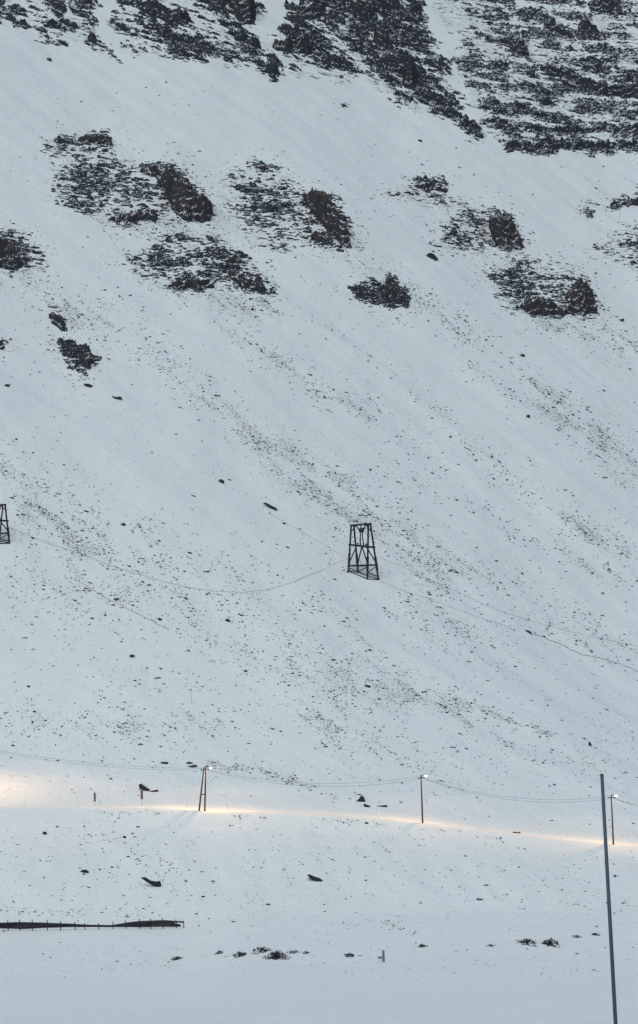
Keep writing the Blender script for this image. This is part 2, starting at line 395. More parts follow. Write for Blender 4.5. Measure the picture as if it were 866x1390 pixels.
STREAKS = [  # polyline, half width, weight
    ([(290, 400), (330, 455), (370, 490), (420, 515), (460, 545), (500, 560)], 18, .75),
    ([(500, 560), (560, 600), (600, 640)], 18, .25),
    ([(150, 425), (200, 470), (250, 515), (300, 560), (350, 595), (400, 635), (450, 670)], 24, .7),
    ([(360, 590), (400, 615), (420, 630)], 12, .8),
    ([(440, 665), (500, 700), (550, 735), (605, 785)], 30, .9),
    ([(510, 685), (560, 740), (600, 775)], 20, .6),
    ([(300, 555), (360, 610), (420, 670), (470, 710)], 12, .5),
    ([(560, 400), (600, 430), (640, 455), (700, 500), (750, 550)], 16, .6),
    ([(740, 540), (790, 585), (830, 615), (866, 640)], 22, 1.15),
    ([(630, 495), (665, 515), (700, 545)], 8, .7),
    ([(400, 420), (460, 455), (530, 500), (600, 560)], 10, .3),
    ([(590, 560), (640, 610), (700, 660), (740, 680)], 16, .5),
    ([(650, 695), (720, 735), (780, 760), (840, 785)], 9, .9),
    ([(770, 700), (810, 730), (840, 750)], 18, 1.0),
    ([(830, 775), (870, 795)], 10, 1.2),
    ([(500, 630), (580, 670), (640, 690)], 9, .45),
    ([(0, 640), (50, 680), (95, 705), (120, 745)], 34, .7),
    ([(40, 690), (110, 735)], 14, .9),
    ([(0, 760), (80, 790), (150, 815)], 36, .36),
    ([(120, 745), (200, 790), (280, 840), (360, 880), (440, 915), (540, 945)], 38, .42),
    ([(200, 730), (280, 770), (340, 800)], 26, .4),
    ([(420, 820), (480, 850), (510, 885)], 12, .6),
    ([(400, 900), (480, 920), (560, 940), (640, 965)], 20, .7),
    ([(620, 955), (690, 975), (745, 998)], 5, 1.5),
    ([(560, 830), (620, 860), (680, 885)], 26, .65),
    ([(650, 775), (720, 820), (790, 850), (866, 880)], 22, .5),
    ([(690, 835), (780, 870), (866, 915)], 12, .4),
    ([(0, 965), (100, 985), (200, 985), (300, 975)], 24, .6),
    ([(280, 1035), (340, 1045), (400, 1060), (455, 1085)], 5, 1.6),
    ([(440, 1000), (520, 1020), (600, 1040)], 28, .5),
    ([(420, 970), (460, 985)], 20, .7),
    ([(640, 990), (740, 1020), (866, 1030)], 26, .4),
    ([(20, 375), (70, 405), (120, 430), (150, 445)], 20, .5),
    ([(735, 435), (790, 455), (840, 480)], 16, .9),
    ([(825, 440), (860, 470)], 8, 1.3),
    ([(130, 1130), (190, 1165), (240, 1190)], 22, .4),
    ([(0, 1235), (120, 1240), (200, 1243)], 8, .6),
    ([(450, 1255), (520, 1252), (560, 1262)], 5, .7),
    ([(760, 1225), (866, 1228)], 4, .7),
    ([(120, 1101), (190, 1102), (240, 1104)], 2.2, 1.7), ([(318, 1107), (365, 1109.5)], 2.2, 1.9), ([(440, 1112), (480, 1115), (525, 1118)], 2.2, 1.6), ([(585, 1125), (680, 1137)], 2.2, 1.4),
    ([(560, 270), (600, 280), (640, 300)], 16, .45), ([(500, 365), (560, 395), (620, 430)], 14, .4),
    ([(610, 310), (680, 335)], 14, .4), ([(310, 400), (340, 425)], 12, .5), ([(355, 410), (380, 425)], 8, .6),
]
ZONES = [  # x0,y0,x1,y1,weight
    (0, 100, 866, 400, 0.017), (0, 400, 866, 620, 0.028), (0, 620, 866, 760, 0.046), (0, 760, 866, 1000, 0.074), (0, 760, 420, 870, 0.074),
    (0, 1000, 866, 1085, 0.102), (0, 1115, 866, 1245, 0.116), (0, 1245, 866, 1300, 0.026), (-40, 1290, 910, 1420, 0.075), (160, 860, 520, 1000, 0.065), (150, 300, 480, 440, 0.023), (600, 1010, 866, 1110, 0.038)]
def _density(px, py):
    wx = 5 * perlin(px / 23, py / 23, 31); wy = 5 * perlin(px / 23, py / 23, 32)
    d = np.zeros_like(px)
    for x0, y0, x1, y1, w in ZONES:
        d += w * sstep(x0 - 15, x0 + 15, px) * (1 - sstep(x1 - 15, x1 + 15, px)) * sstep(y0 - 12, y0 + 12, py) * (1 - sstep(y1 - 12, y1 + 12, py))
    qx = px + wx; qy = py + wy
    for pts, hw, w in STREAKS:
        best = np.full(px.shape, 1e9)
        for (ax, ay), (bx, by) in zip(pts[:-1], pts[1:]):
            ex, ey = bx - ax, by - ay
            t = np.clip(((qx - ax) * ex + (qy - ay) * ey) / (ex * ex + ey * ey), 0, 1)
            best = np.minimum(best, (qx - ax - t * ex) ** 2 + (qy - ay - t * ey) ** 2)
        d += w * np.exp(-best / (hw * hw))
    for _, kw in OUT:
        for poly, w in kw['polys']:
            d += .55 * w * sstep(-34, 6, poly_sd(qx, qy + 0, poly)) * sstep(-2.2, .3, -poly_sd(qx, qy, poly) / 10)
    # clumps drawn out down the fall line
    u = px * .78 + py * .62; v = -px * .62 + py * .78
    c = fbm(u / 60, v / 12, 3, 41)
    return np.clip(d * np.clip(1 + 2.5 * c, .03, 3), 0, 2)
_dx = np.arange(-40, 910, 2.5); _dy = np.arange(80, 1400, 2.5)
_DG = _density(*np.meshgrid(_dx, _dy))
def scree_density(px, py):
    u = np.clip((px + 40) / 2.5, 0, len(_dx) - 1.01); v = np.clip((py - 80) / 2.5, 0, len(_dy) - 1.01)
    i = u.astype(int); j = v.astype(int); a = u - i; b = v - j
    return (_DG[j, i] * (1 - a) + _DG[j, i + 1] * a) * (1 - b) + (_DG[j + 1, i] * (1 - a) + _DG[j + 1, i + 1] * a) * b

# ------------------------------------------------------------------ terrain
def axis(pieces):
    out = []
    for a, b, st in pieces: out.append(np.arange(a, b, st))
    out.append([pieces[-1][1]]); return np.concatenate(out)
xs = axis([(-700, -200, 25), (-200, -115, 5), (-115, 115, .65), (115, 200, 5), (200, 700, 25)])
ys = axis([(-300, 200, 10), (200, 470, 2.5), (470, 545, .8), (545, 610, .45), (610, 760, .6), (760, 1130, .9), (1130, 1690, 14)])
X, Y = np.meshgrid(xs, ys)
Z = base_z(X, Y)
me = mesh_np('terrain', np.stack([X, Y, Z], -1).reshape(-1, 3), grid_faces(len(xs), len(ys)), MS, True)
ppx, ppy = project(X.ravel(), np.maximum(Y.ravel(), 1), Z.ravel())
dens = scree_density(np.clip(ppx, -500, 1400), np.clip(ppy, -500, 1400))
at = me.attributes.new('scree', 'FLOAT', 'POINT'); at.data.foreach_set('value', np.clip(dens, 0, 1.3).astype(np.float32))
tag(link('terrain', me), kind='structure')

# snow-covered road: a sheet lying on the bench
rx = np.arange(-190, 190, .8); rw = np.linspace(1.0, 6.4, 14)
RXg, RWg = np.meshgrid(rx, rw); RYg = YR + RWg
rut = -.05 * (np.exp(-((RWg - 2.6) / .35) ** 2) + np.exp(-((RWg - 4.6) / .35) ** 2))
RZg = base_z(RXg, RYg) + .07 + rut + .02 * perlin(RXg / 1.5, RYg / .8, 9)
RZg[0] -= .12; RZg[-1] -= .12
tag(link('road', mesh_np('road', np.stack([RXg, RYg, RZg], -1).reshape(-1, 3), grid_faces(len(rx), len(rw)), MRD, True)), kind='structure')

# ------------------------------------------------------------------ rock relief
def relief(name, polys, blocks, step, seed, mat, P=2.0, dip=0.0, pad=14, hug=1.0, clump=.5, gully=.0, wts=(.3, 1.0, 1.6), iron=.85, cover=.33, skew=.3, rough=1.0, soft=30.0, band=.35, steep=2.0, blk_sizes=((2.9, 1.35, .9, 0), (1.7, .75, 1.0, 3), (1.05, .5, 1.0, 6))):
    """polys: [(polygon, weight)] where layered rock breaks through; blocks: [[(px, top row, foot row), ...]] bold faces"""
    allp = [p for pl, w in polys for p in pl] + [(a, c) for b in blocks for a, t, c in b]
    ax = [p[0] for p in allp]; ay = [p[1] for p in allp]
    cx = np.array([min(ax) - pad, max(ax) + pad]); cy = np.array([min(ay) - pad, max(ay) + pad])
    hx, hy, hz = hit([cx[0], cx[1], cx[0], cx[1]], [cy[0], cy[0], cy[1], cy[1]])
    gx = np.arange(hx.min(), hx.max(), step[0]); gy = np.arange(hy.min() - 2, hy.max() + 2, step[1])
    X, Y = np.meshgrid(gx, gy); B = base_z(X, Y)
    px, py = project(X, Y, B)
    E = np.zeros_like(B)
    jx = px + 22 * fbm(X / 8, Y / 11, 4, seed); jy = py + 16 * fbm(X / 8, Y / 11, 4, seed + 9)
    for poly, w in polys:
        E = np.maximum(E, w * sstep(-soft * .6, soft, poly_sd(jx, jy, poly)))
    for blk in blocks:                                   # broken rock around each bold face
        bpoly = [(q[0], q[1]) for q in blk] + [(q[0], q[2]) for q in blk[::-1]]
        E = np.maximum(E, hug * sstep(-8, 6, poly_sd(jx, jy, bpoly)))
    # warp
    wx = X + 1.0 * fbm(X / 4.5, Y / 3.6, 3, seed + 1); wy = Y + 1.8 * fbm(X / 3.4, Y / 4.0, 4, seed + 2)
    Z = B.copy()
    for blk in blocks:
        p = np.array(blk, float)
        fx, fy, fz = hit(p[:, 0], p[:, 2])
        H = (p[:, 2] - p[:, 1]) * fy / FPX * 1.02
        o = np.argsort(fx); fx, fy, fz, H = fx[o], fy[o], fz[o], H[o]
        n1 = fbm(wx / 4.5, np.zeros_like(wx) + seed, 3, seed + 3)
        f_y = np.interp(wx, fx, fy) + 1.3 * n1; f_z = base_z(X, f_y) - .3
        h = np.interp(wx, fx, H, left=0, right=0) * (1 + .18 * fbm(X / 4.5, Y / 30, 2, seed + 4))
        ed = np.minimum(wx - fx[0], fx[-1] - wx) + 1.6 * fbm(X / 3, B / 2.5, 3, seed + 8)
        h = h * (.5 + .5 * sstep(-.6, .9, ed)) * (ed > -1.0)
        run = h / (steep * (1 + .5 * fbm(wx / 5, wy / 40, 2, seed + 5))) + .05
        t = (wy - f_y) / run
        ns = np.maximum(1.0, h / 2.7); tc = np.clip(t, 0, 1)
        prof = tc + np.clip(.5 + 1.1 * fbm(wx / 3, wy / 3, 2, seed + 7), .0, 1.0) * (stair(ns * tc + 1.1 * fbm(X / 4, wy / 9, 3, seed + 6) - .12 * X, .3) - ns * tc + .12 * X - 1.1 * fbm(X / 4, wy / 9, 3, seed + 6)) / ns
        zb = f_z + h * np.clip(prof, 0, 1.05) + np.clip(t - 1, 0, None) * run * .18
        zb = np.where((t > 0) & (h > .3), zb, -1e9)
        Z = np.maximum(Z, zb)
    inblk0 = sstep(.3, 1.5, Z - B)
    # layered beds: blocks standing out of the snow along the bedding, in clusters
    S0 = B + dip * X
    big = fbm(X / 9, S0 / 5, 3, seed + 11)
    gul = 1 - gully * sstep(.02, .3, fbm((X + skew * S0) / 16, S0 / 70, 3, seed + 61))
    bands = 1 - band + 2 * band * sstep(-.22, .22, fbm(X / 50, S0 / (1.9 * P), 2, seed + 51))
    for (cw, ch, amp, k) in blk_sizes:
        u = (X + skew * S0) / cw + .45 * fbm(X / cw / 1.3, S0 / ch / 1.3, 2, seed + 31 + k); q = S0 / ch + .45 * fbm(X / cw / 1.6, S0 / ch, 2, seed + 41 + k)
        v, e, lx, ly = cell(u, q, seed + k)
        p = np.clip(E * (cover + clump * big * np.clip(1.4 - .5 * E, .3, 1)) * bands * gul * wts[k // 3], 0, 1.0)            # share of the blocks that show
        on = sstep(0, .10, p - v)
        Z = Z + on * ch * amp * (.55 + .6 * ((v * 7.3) % 1)) * np.clip(.55 - 1.0 * ly, 0, 1.0) * sstep(0, .06, e)
    brk = sstep(-.05, .45, fbm(X / 4.5, S0 / 1.8, 3, seed + 12) + .6 * big)
    q = (S0 + 1.6 * fbm(X / 5, Y / 7, 3, seed + 13)) / P
    Z = Z + E * brk * .8 * P * (stair(q, .16) - q)
    inblk = sstep(.2, 1.5, Z - B)
    Z = Z + rough * np.maximum(.22 * E, .8 * inblk) * (.45 * fbm(X / 1.4, Y / 1.1, 3, seed + 20) + .5 * fbm(X / 3.1, S0 / 1.3, 3, seed + 21))
    Z = Z - .35 * (1 - sstep(.02, .25, np.maximum(E, inblk)))
    keep = (np.maximum(E, inblk) > .004)
    f = grid_faces(len(gx), len(gy)); k = keep.ravel()
    f = f[k[f].any(1)]
    used = np.unique(f); re = np.full(len(k), -1, np.int64); re[used] = np.arange(len(used))
    co = np.stack([X, Y, Z], -1).reshape(-1, 3)[used]
    org = Vector((float(co[:, 0].mean()), float(co[:, 1].mean()), float(co[:, 2].min())))
    me = mesh_np(name, co - np.array(org), re[f], mat)
    ia = me.attributes.new('iron', 'FLOAT', 'POINT'); ia.data.foreach_set('value', (iron * inblk0).ravel()[used].astype(np.float32))
    return link(name, me, None, org)

for i, (lab, kw) in enumerate(OUT):
    o = relief('rock_outcrop', step=(.12, .12) if 'cover' in kw else FINE, seed=20 + i * 5, mat=MOC, P=1.9, dip=-.06, **kw)
    tag(o, lab, 'rock outcrop', 'rock outcrops on the snowy mountainside')

o = relief('cliff', [
    ([(-40, -40), (90, -40), (95, 20), (112, 45), (90, 62), (55, 50), (20, 30), (-40, 25)], .95),
    ([(95, -40), (130, -10), (128, 50), (133, 62), (118, 56), (104, 40)], .9),
    ([(135, 60), (150, 70), (163, 84), (150, 80)], .9),
    ([(150, -40), (345, -40), (350, 20), (362, 60), (380, 98), (366, 106), (345, 90), (330, 97), (300, 78), (250, 80), (222, 80), (215, 70), (165, 70), (158, 30)], 1.0),
    ([(400, -40), (560, -40), (575, 20), (600, 80), (625, 130), (655, 196), (640, 190), (600, 160), (540, 140), (500, 105), (430, 105), (395, 100), (372, 65), (380, 40), (395, 25)], 1.0),
    ([(420, 125), (490, 140), (540, 138), (470, 145)], .35)],
    [[(120, 44, 56), (126, 40, 60), (131, 48, 62)], [(62, 26, 36), (72, 24, 40), (84, 28, 40)], [(225, 14, 30), (240, 12, 32), (258, 16, 30)],
     [(312, -10, 14), (330, -12, 34), (340, -10, 36), (347, -5, 28)], [(362, 86, 98), (372, 80, 104), (380, 88, 102)],
     [(405, 5, 28), (425, -5, 30), (440, -10, 22)], [(478, -20, 18), (495, -10, 26), (508, 0, 26)], [(508, 38, 60), (520, 35, 68), (532, 45, 72)], [(548, 80, 118), (560, 78, 124), (566, 85, 118)],
     [(372, 50, 66), (385, 47, 72), (400, 48, 74), (420, 46, 74)]],
    (.3, .3), 101, MCL, P=3.4, dip=.28, soft=18, skew=.8, iron=.3, clump=1.0, band=.45, gully=.8, cover=.52, wts=(.8, 1.0, 1.5), blk_sizes=((2.1, 3.6, .5, 0), (2.6, 1.2, 1.0, 3), (1.2, .62, 1.1, 6)))
tag(o, kind='structure')
o = relief('cliff', [
    ([(640, -40), (910, -40), (910, 205), (800, 208), (700, 204), (655, 180), (640, 140), (615, 90), (625, 40)], .62),
    ([(560, -40), (650, -40), (640, 60), (600, 50)], .3),
    ([(690, 90), (780, 75), (910, 100), (910, 135), (780, 132), (700, 120)], .95),
    ([(700, 0), (760, 10), (760, 50), (700, 40)], .95), ([(790, -20), (866, -20), (866, 15), (800, 15)], .95)],
    [[(668, 84, 95), (680, 78, 97), (694, 84, 96)], [(693, 50, 68), (706, 46, 78), (718, 60, 78)], [(738, 24, 38), (750, 22, 42), (765, 34, 52), (775, 46, 56)],
     [(785, 26, 48), (800, 26, 52), (812, 36, 52)], [(800, -5, 16), (825, -6, 20), (842, -2, 14)], [(790, 86, 98), (810, 84, 100), (830, 88, 100)],
     [(735, 88, 100), (745, 85, 104), (765, 86, 106), (780, 92, 112), (800, 106, 128), (830, 108, 132), (866, 110, 134), (910, 112, 134)],
     [(690, 172, 180), (720, 168, 178), (760, 172, 182), (800, 170, 180), (866, 166, 178), (910, 166, 178)],
     [(690, 195, 203), (720, 194, 205), (800, 192, 204), (840, 189, 203), (866, 188, 200), (910, 186, 200)]],
    (.3, .3), 151, MCL, P=2.8, dip=-.03, soft=18, iron=.15, clump=.9, band=.7, gully=.6, cover=.36, wts=(.6, 1.1, 2.2), blk_sizes=((2.8, 1.3, .8, 0), (1.5, .75, 1.0, 3), (.95, .5, 1.2, 6)))
tag(o, kind='structure')

# ------------------------------------------------------------------ stones
PHI = (1 + 5 ** .5) / 2
ICO = np.array([(-1, PHI, 0), (1, PHI, 0), (-1, -PHI, 0), (1, -PHI, 0), (0, -1, PHI), (0, 1, PHI), (0, -1, -PHI), (0, 1, -PHI), (PHI, 0, -1), (PHI, 0, 1), (-PHI, 0, -1), (-PHI, 0, 1)]) / (PHI * 1.2)
ICF = np.array([(0, 11, 5), (0, 5, 1), (0, 1, 7), (0, 7, 10), (0, 10, 11), (1, 5, 9), (5, 11, 4), (11, 10, 2), (10, 7, 6), (7, 1, 8), (3, 9, 4), (3, 4, 2), (3, 2, 6), (3, 6, 8), (3, 8, 9), (4, 9, 5), (2, 4, 11), (6, 2, 10), (8, 6, 7), (9, 8, 1)])
VAR = [ICO * (1 + .45 * (RNG.random((12, 3)) - .5)) + .22 * (RNG.random((12, 3)) - .5) for _ in range(16)]
def scatter(n, dfun, box=(-12, 878, 95, 1330)):
    out = []; tot = 0
    while tot < n:
        px = RNG.uniform(box[0], box[1], n * 2); py = RNG.uniform(box[2], box[3], n * 2)
        k = RNG.random(n * 2) * 2.0 < dfun(px, py)
        out.append(np.stack([px[k], py[k]], 1)); tot += k.sum()
    return np.concatenate(out)[:n]
def on_rock(px, py):
    return np.zeros(len(px), bool)
N = 24000
pp = scatter(N, scree_density)
sx, sy, sz = hit(pp[:, 0], pp[:, 1])
road = (sy > YR - .5) & (sy < YR + 8)
sx, sy, sz = sx[~road], sy[~road], sz[~road]; N = len(sx)
szpx = np.clip(np.exp(RNG.normal(math.log(.62), .48, N)), .3, 1.9)
rad = szpx * sy / FPX
vi = RNG.integers(0, 16, N); ang = RNG.uniform(0, 2 * np.pi, N)
sc = np.stack([rad * RNG.uniform(.8, 2.1, N), rad * RNG.uniform(.7, 1.1, N), rad * RNG.uniform(.35, .8, N)], 1)
tmpl = np.stack(VAR)[vi] * sc[:, None, :]
tilt = RNG.normal(.25, .3, N)     # dip to the right, as the beds do
c, s = np.cos(tilt)[:, None], np.sin(tilt)[:, None]
vx = tmpl[..., 0] * c + tmpl[..., 2] * s; vz = -tmpl[..., 0] * s + tmpl[..., 2] * c
co = np.stack([vx, tmpl[..., 1], vz], -1) + np.stack([sx, sy, sz + .12 * rad], 1)[:, None, :]
fc = (ICF[None] + (np.arange(N) * 12)[:, None, None]).reshape(-1, 3)
o = link('scree', mesh_np('scree', co.reshape(-1, 3), fc, MST, False, True)); tag(o, kind='stuff')

def sub_stone(seed):
    """a boulder mesh: a subdivided, faceted, jittered lump"""
    import bmesh
    r = np.random.default_rng(seed); bm = bmesh.new(); bmesh.ops.create_icosphere(bm, subdivisions=2, radius=1)
    pl = [(Vector(r.normal(size=3)).normalized(), r.uniform(.5, .85)) for _ in range(9)]
    for v in bm.verts:
        for n, d in pl:
            k = v.co.dot(n)
            if k > d: v.co -= n * (k - d)
        v.co += Vector(r.normal(size=3)) * .03
    me = bpy.data.meshes.new('boulder'); bm.to_mesh(me); bm.free(); me.materials.append(MST); return me
BM = [sub_stone(300 + i) for i in range(10)]
def boulder(px, py, wpx, hpx, label, group=None, tilt=.25, i=None, p=None):
    p = p or hit1(px, py); k = p.y / FPX
    o = link('boulder', BM[(i if i is not None else random.randrange(10))])
    o.scale = (wpx * k * .6, wpx * k * .5, hpx * k * .62); o.rotation_euler = (0, tilt, random.uniform(-.4, .4))
    o.location = p + Vector((0, 0, hpx * k * .12)); return tag(o, label, 'boulder', group)
NAMED = [  # the boulders one can pick out
 (586, 350, 16, 9, .35, "dark flat-topped boulder on bare snow below the low dark crest"),
 (800, 1012, 6, 8, 0, "lone pointed boulder on the right slope, high above the mast"),
 (120, 524, 12, 5, .3, "dark flat stone just below the rounded snow-striped outcrop"),
 (10, 524, 8, 4, .2, "small dark stone at the left edge below the dark rock tip"),
 (160, 540, 18, 4, .3, "thin dark stone sliver right of the stone below the rounded outcrop"),
 (302, 655, 9, 6, .5, "stubby dark stone on open snow up the slope from the dark plank"),
 (168, 712, 8, 4, .2, "dark stone right of the half-hidden trestle in the dense scree"),
 (158, 814, 6, 4, .3, "dark stone at the top end of the old cable trail, lower left slope"),
 (217, 841, 6, 4, .3, "dark stone beside the old cable trail on the lower left slope"),
 (180, 891, 8, 4, .1, "solitary dark stone in the scree left of centre, low on the slope"),
 (310, 843, 7, 5, .3, "dark stone with a thin tail midway down the central slope"),
 (334, 911, 7, 3, .1, "flat dark stone on the lower central slope"),
 (498, 932, 8, 4, .3, "dark stone at the head of a thin line of scree, lower centre"),
 (716, 566, 8, 5, .3, "dark triangular stone on bare snow beneath the widest outcrop"),
 (843, 435, 10, 5, .4, "black stone resting on snow to the right of the widest outcrop"),
 (570, 192, 7, 4, .3, "small stone alone on the snow under the cliff foot"),
 (68, 82, 8, 6, .3, "dark round boulder on snow beneath the left cliff"),
 (708, 483, 7, 5, .2, "pointed dark stone on bare snow below and left of the widest outcrop"),
 (224, 1036, 9, 4, .05, "dark slab boulder up the slope, first left of the leaning pole pair"),
 (262, 1040, 13, 4, .05, "flat black slab boulder close beside the top of the leaning pole pair"),
 (258, 1036, 9, 3, .05, "thin dark slab boulder above the flat black slab by the leaning poles"),
 (116, 1183, 15, 5, .15, "dark curved boulder low on the embankment, far left"),
 (427, 1194, 22, 7, .5, "long black wedge of rock on the embankment, lower centre"),
 (700, 1131, 14, 4, .2, "reddish stones at the roadside between the two plain poles"),
 (834, 1190, 5, 4, .4, "small black stone on the embankment right of the bare mast"),
 (62, 1132, 7, 5, .1, "dark boulder on the embankment below the lit road at far left"),
 (170, 1137, 5, 4, .1, "small dark boulder on the embankment below the red boards"),
 (650, 1221, 9, 5, .2, "cluster stone at the embankment foot right of centre"),
]
for i, (px, py, w, h, t, lab) in enumerate(NAMED): boulder(px, py, w, h, lab, None, t, i % 10)
bp = scatter(272, lambda x, y: np.clip(scree_density(x, y), 0, 1.2), (0, 866, 100, 1290))
bq = np.stack(hit(bp[:, 0], bp[:, 1]), 1)
for (px, py), p in zip(bp, bq):
    p = Vector(p)
    if YR - 1 < p.y < YR + 8: continue
    w = random.choice((1.8, 2.0, 2.3, 2.7, 3.2, 4.4)) * random.uniform(.85, 1.1); h = w * random.uniform(.4, .7)
    if py < 480: lab, g = "dark stone half buried in snow among the high rock outcrops", 'stones among the high outcrops'
    elif py < 1095: lab, g = "dark stone poking through the snow on the open scree slope", 'stones on the open scree slope'
    else: lab, g = "dark stone poking through the snow on the bank below the road", 'stones on the bank below the road'
    boulder(px, py, w, h, lab, g, random.gauss(.25, .2), None, p)

def prism(name, outline, thick, mat, label, cat, parent=None, sink=.1):
    """a slab of rock or timber with this outline, standing on the hillside with real depth"""
    lowest = max(outline, key=lambda q: q[1]); base = hit1(*lowest); n = len(outline); mb = MB()
    fr = [at_y(px, py, base.y) - Vector((0, 0, sink)) for px, py in outline]
    c = sum(fr, Vector()) / n
    bk = [c + (p - c) * .8 + Vector((random.uniform(-.1, .1), thick, random.uniform(0, .25) + thick * .35)) for p in fr]
    md = [c + (p - c) * 1.06 + Vector((0, thick * .4, thick * .1)) for p in fr]
    mb.add(fr + md + bk, [tuple(range(n))] + [(i, n + i, n + (i + 1) % n, (i + 1) % n) for i in range(n)] + [(n + i, 2 * n + i, 2 * n + (i + 1) % n, n + (i + 1) % n) for i in range(n)] + [tuple(range(2 * n, 3 * n))[::-1]])
    org = base; me = bpy.data.meshes.new(name); me.from_pydata([Vector(v) - org for v in mb.v], [], mb.f); me.materials.append(mat); me.update()
    return tag(link(name, me, None, org), label, cat)
MBK = mat_snowrock('snow_capped_rock', lo=.55, hi=.7, amp=.5, scale=1.8, dust=.9)
MDK = mat_plain('black_rock', (.01, .012, .016), (.03, .031, .036), 2, .85)
prism('boulder', [(189, 1064), (192, 1063), (204, 1071), (203, 1074), (197, 1072), (190, 1070)], 1.0, MBK, "black wedge-shaped rock on snow above the taller red board", 'boulder')
prism('boulder', [(204, 1073), (209, 1072), (214, 1071), (215, 1074), (211, 1075), (206, 1075)], .7, MBK, "low black rock at the right tip of the black wedge", 'boulder')
prism('boulder', [(482, 1087), (487, 1083), (490, 1079), (493, 1081), (495, 1088), (490, 1088.5), (484, 1088.5)], 1.2, MBK, "dark peaked rock in the rubble above the road, left of the middle pole", 'boulder')
prism('boulder', [(482, 1078), (488, 1077), (493, 1079), (493, 1080), (486, 1079.5)], .5, MBK, "thin dark slab on top of the peaked rock above the road", 'boulder')
prism('boulder', [(494, 1090), (501, 1093), (502, 1096), (497, 1096), (493, 1093)], .7, MBK, "small dark stone at the foot of the peaked rock above the road", 'boulder')
prism('boulder', [(511, 1093), (524, 1092), (525, 1096), (514, 1096)], .8, MBK, "flat black block right of the peaked rock above the road", 'boulder')
prism('timber_scrap', [(192, 1191), (196, 1191), (205, 1196), (214, 1199), (218, 1196), (219, 1202), (216, 1204), (207, 1201), (199, 1196)], .5, MDK, "dark curved scrap of timber on the embankment above the low fence", 'timber scrap')
prism('plank', [(358, 683), (360, 682), (377, 691), (376, 693.5)], .5, MTIM, "short black plank lying on open snow up-slope of the trestle", 'plank')
prism('fallen_timber', [(703, 856), (706, 854.5), (714, 856), (721, 859), (721, 861.5), (715, 861.5), (707, 859.5)], 1.0, MTIM, "long dark fallen timber on the snow far right of the central trestle", 'timber')

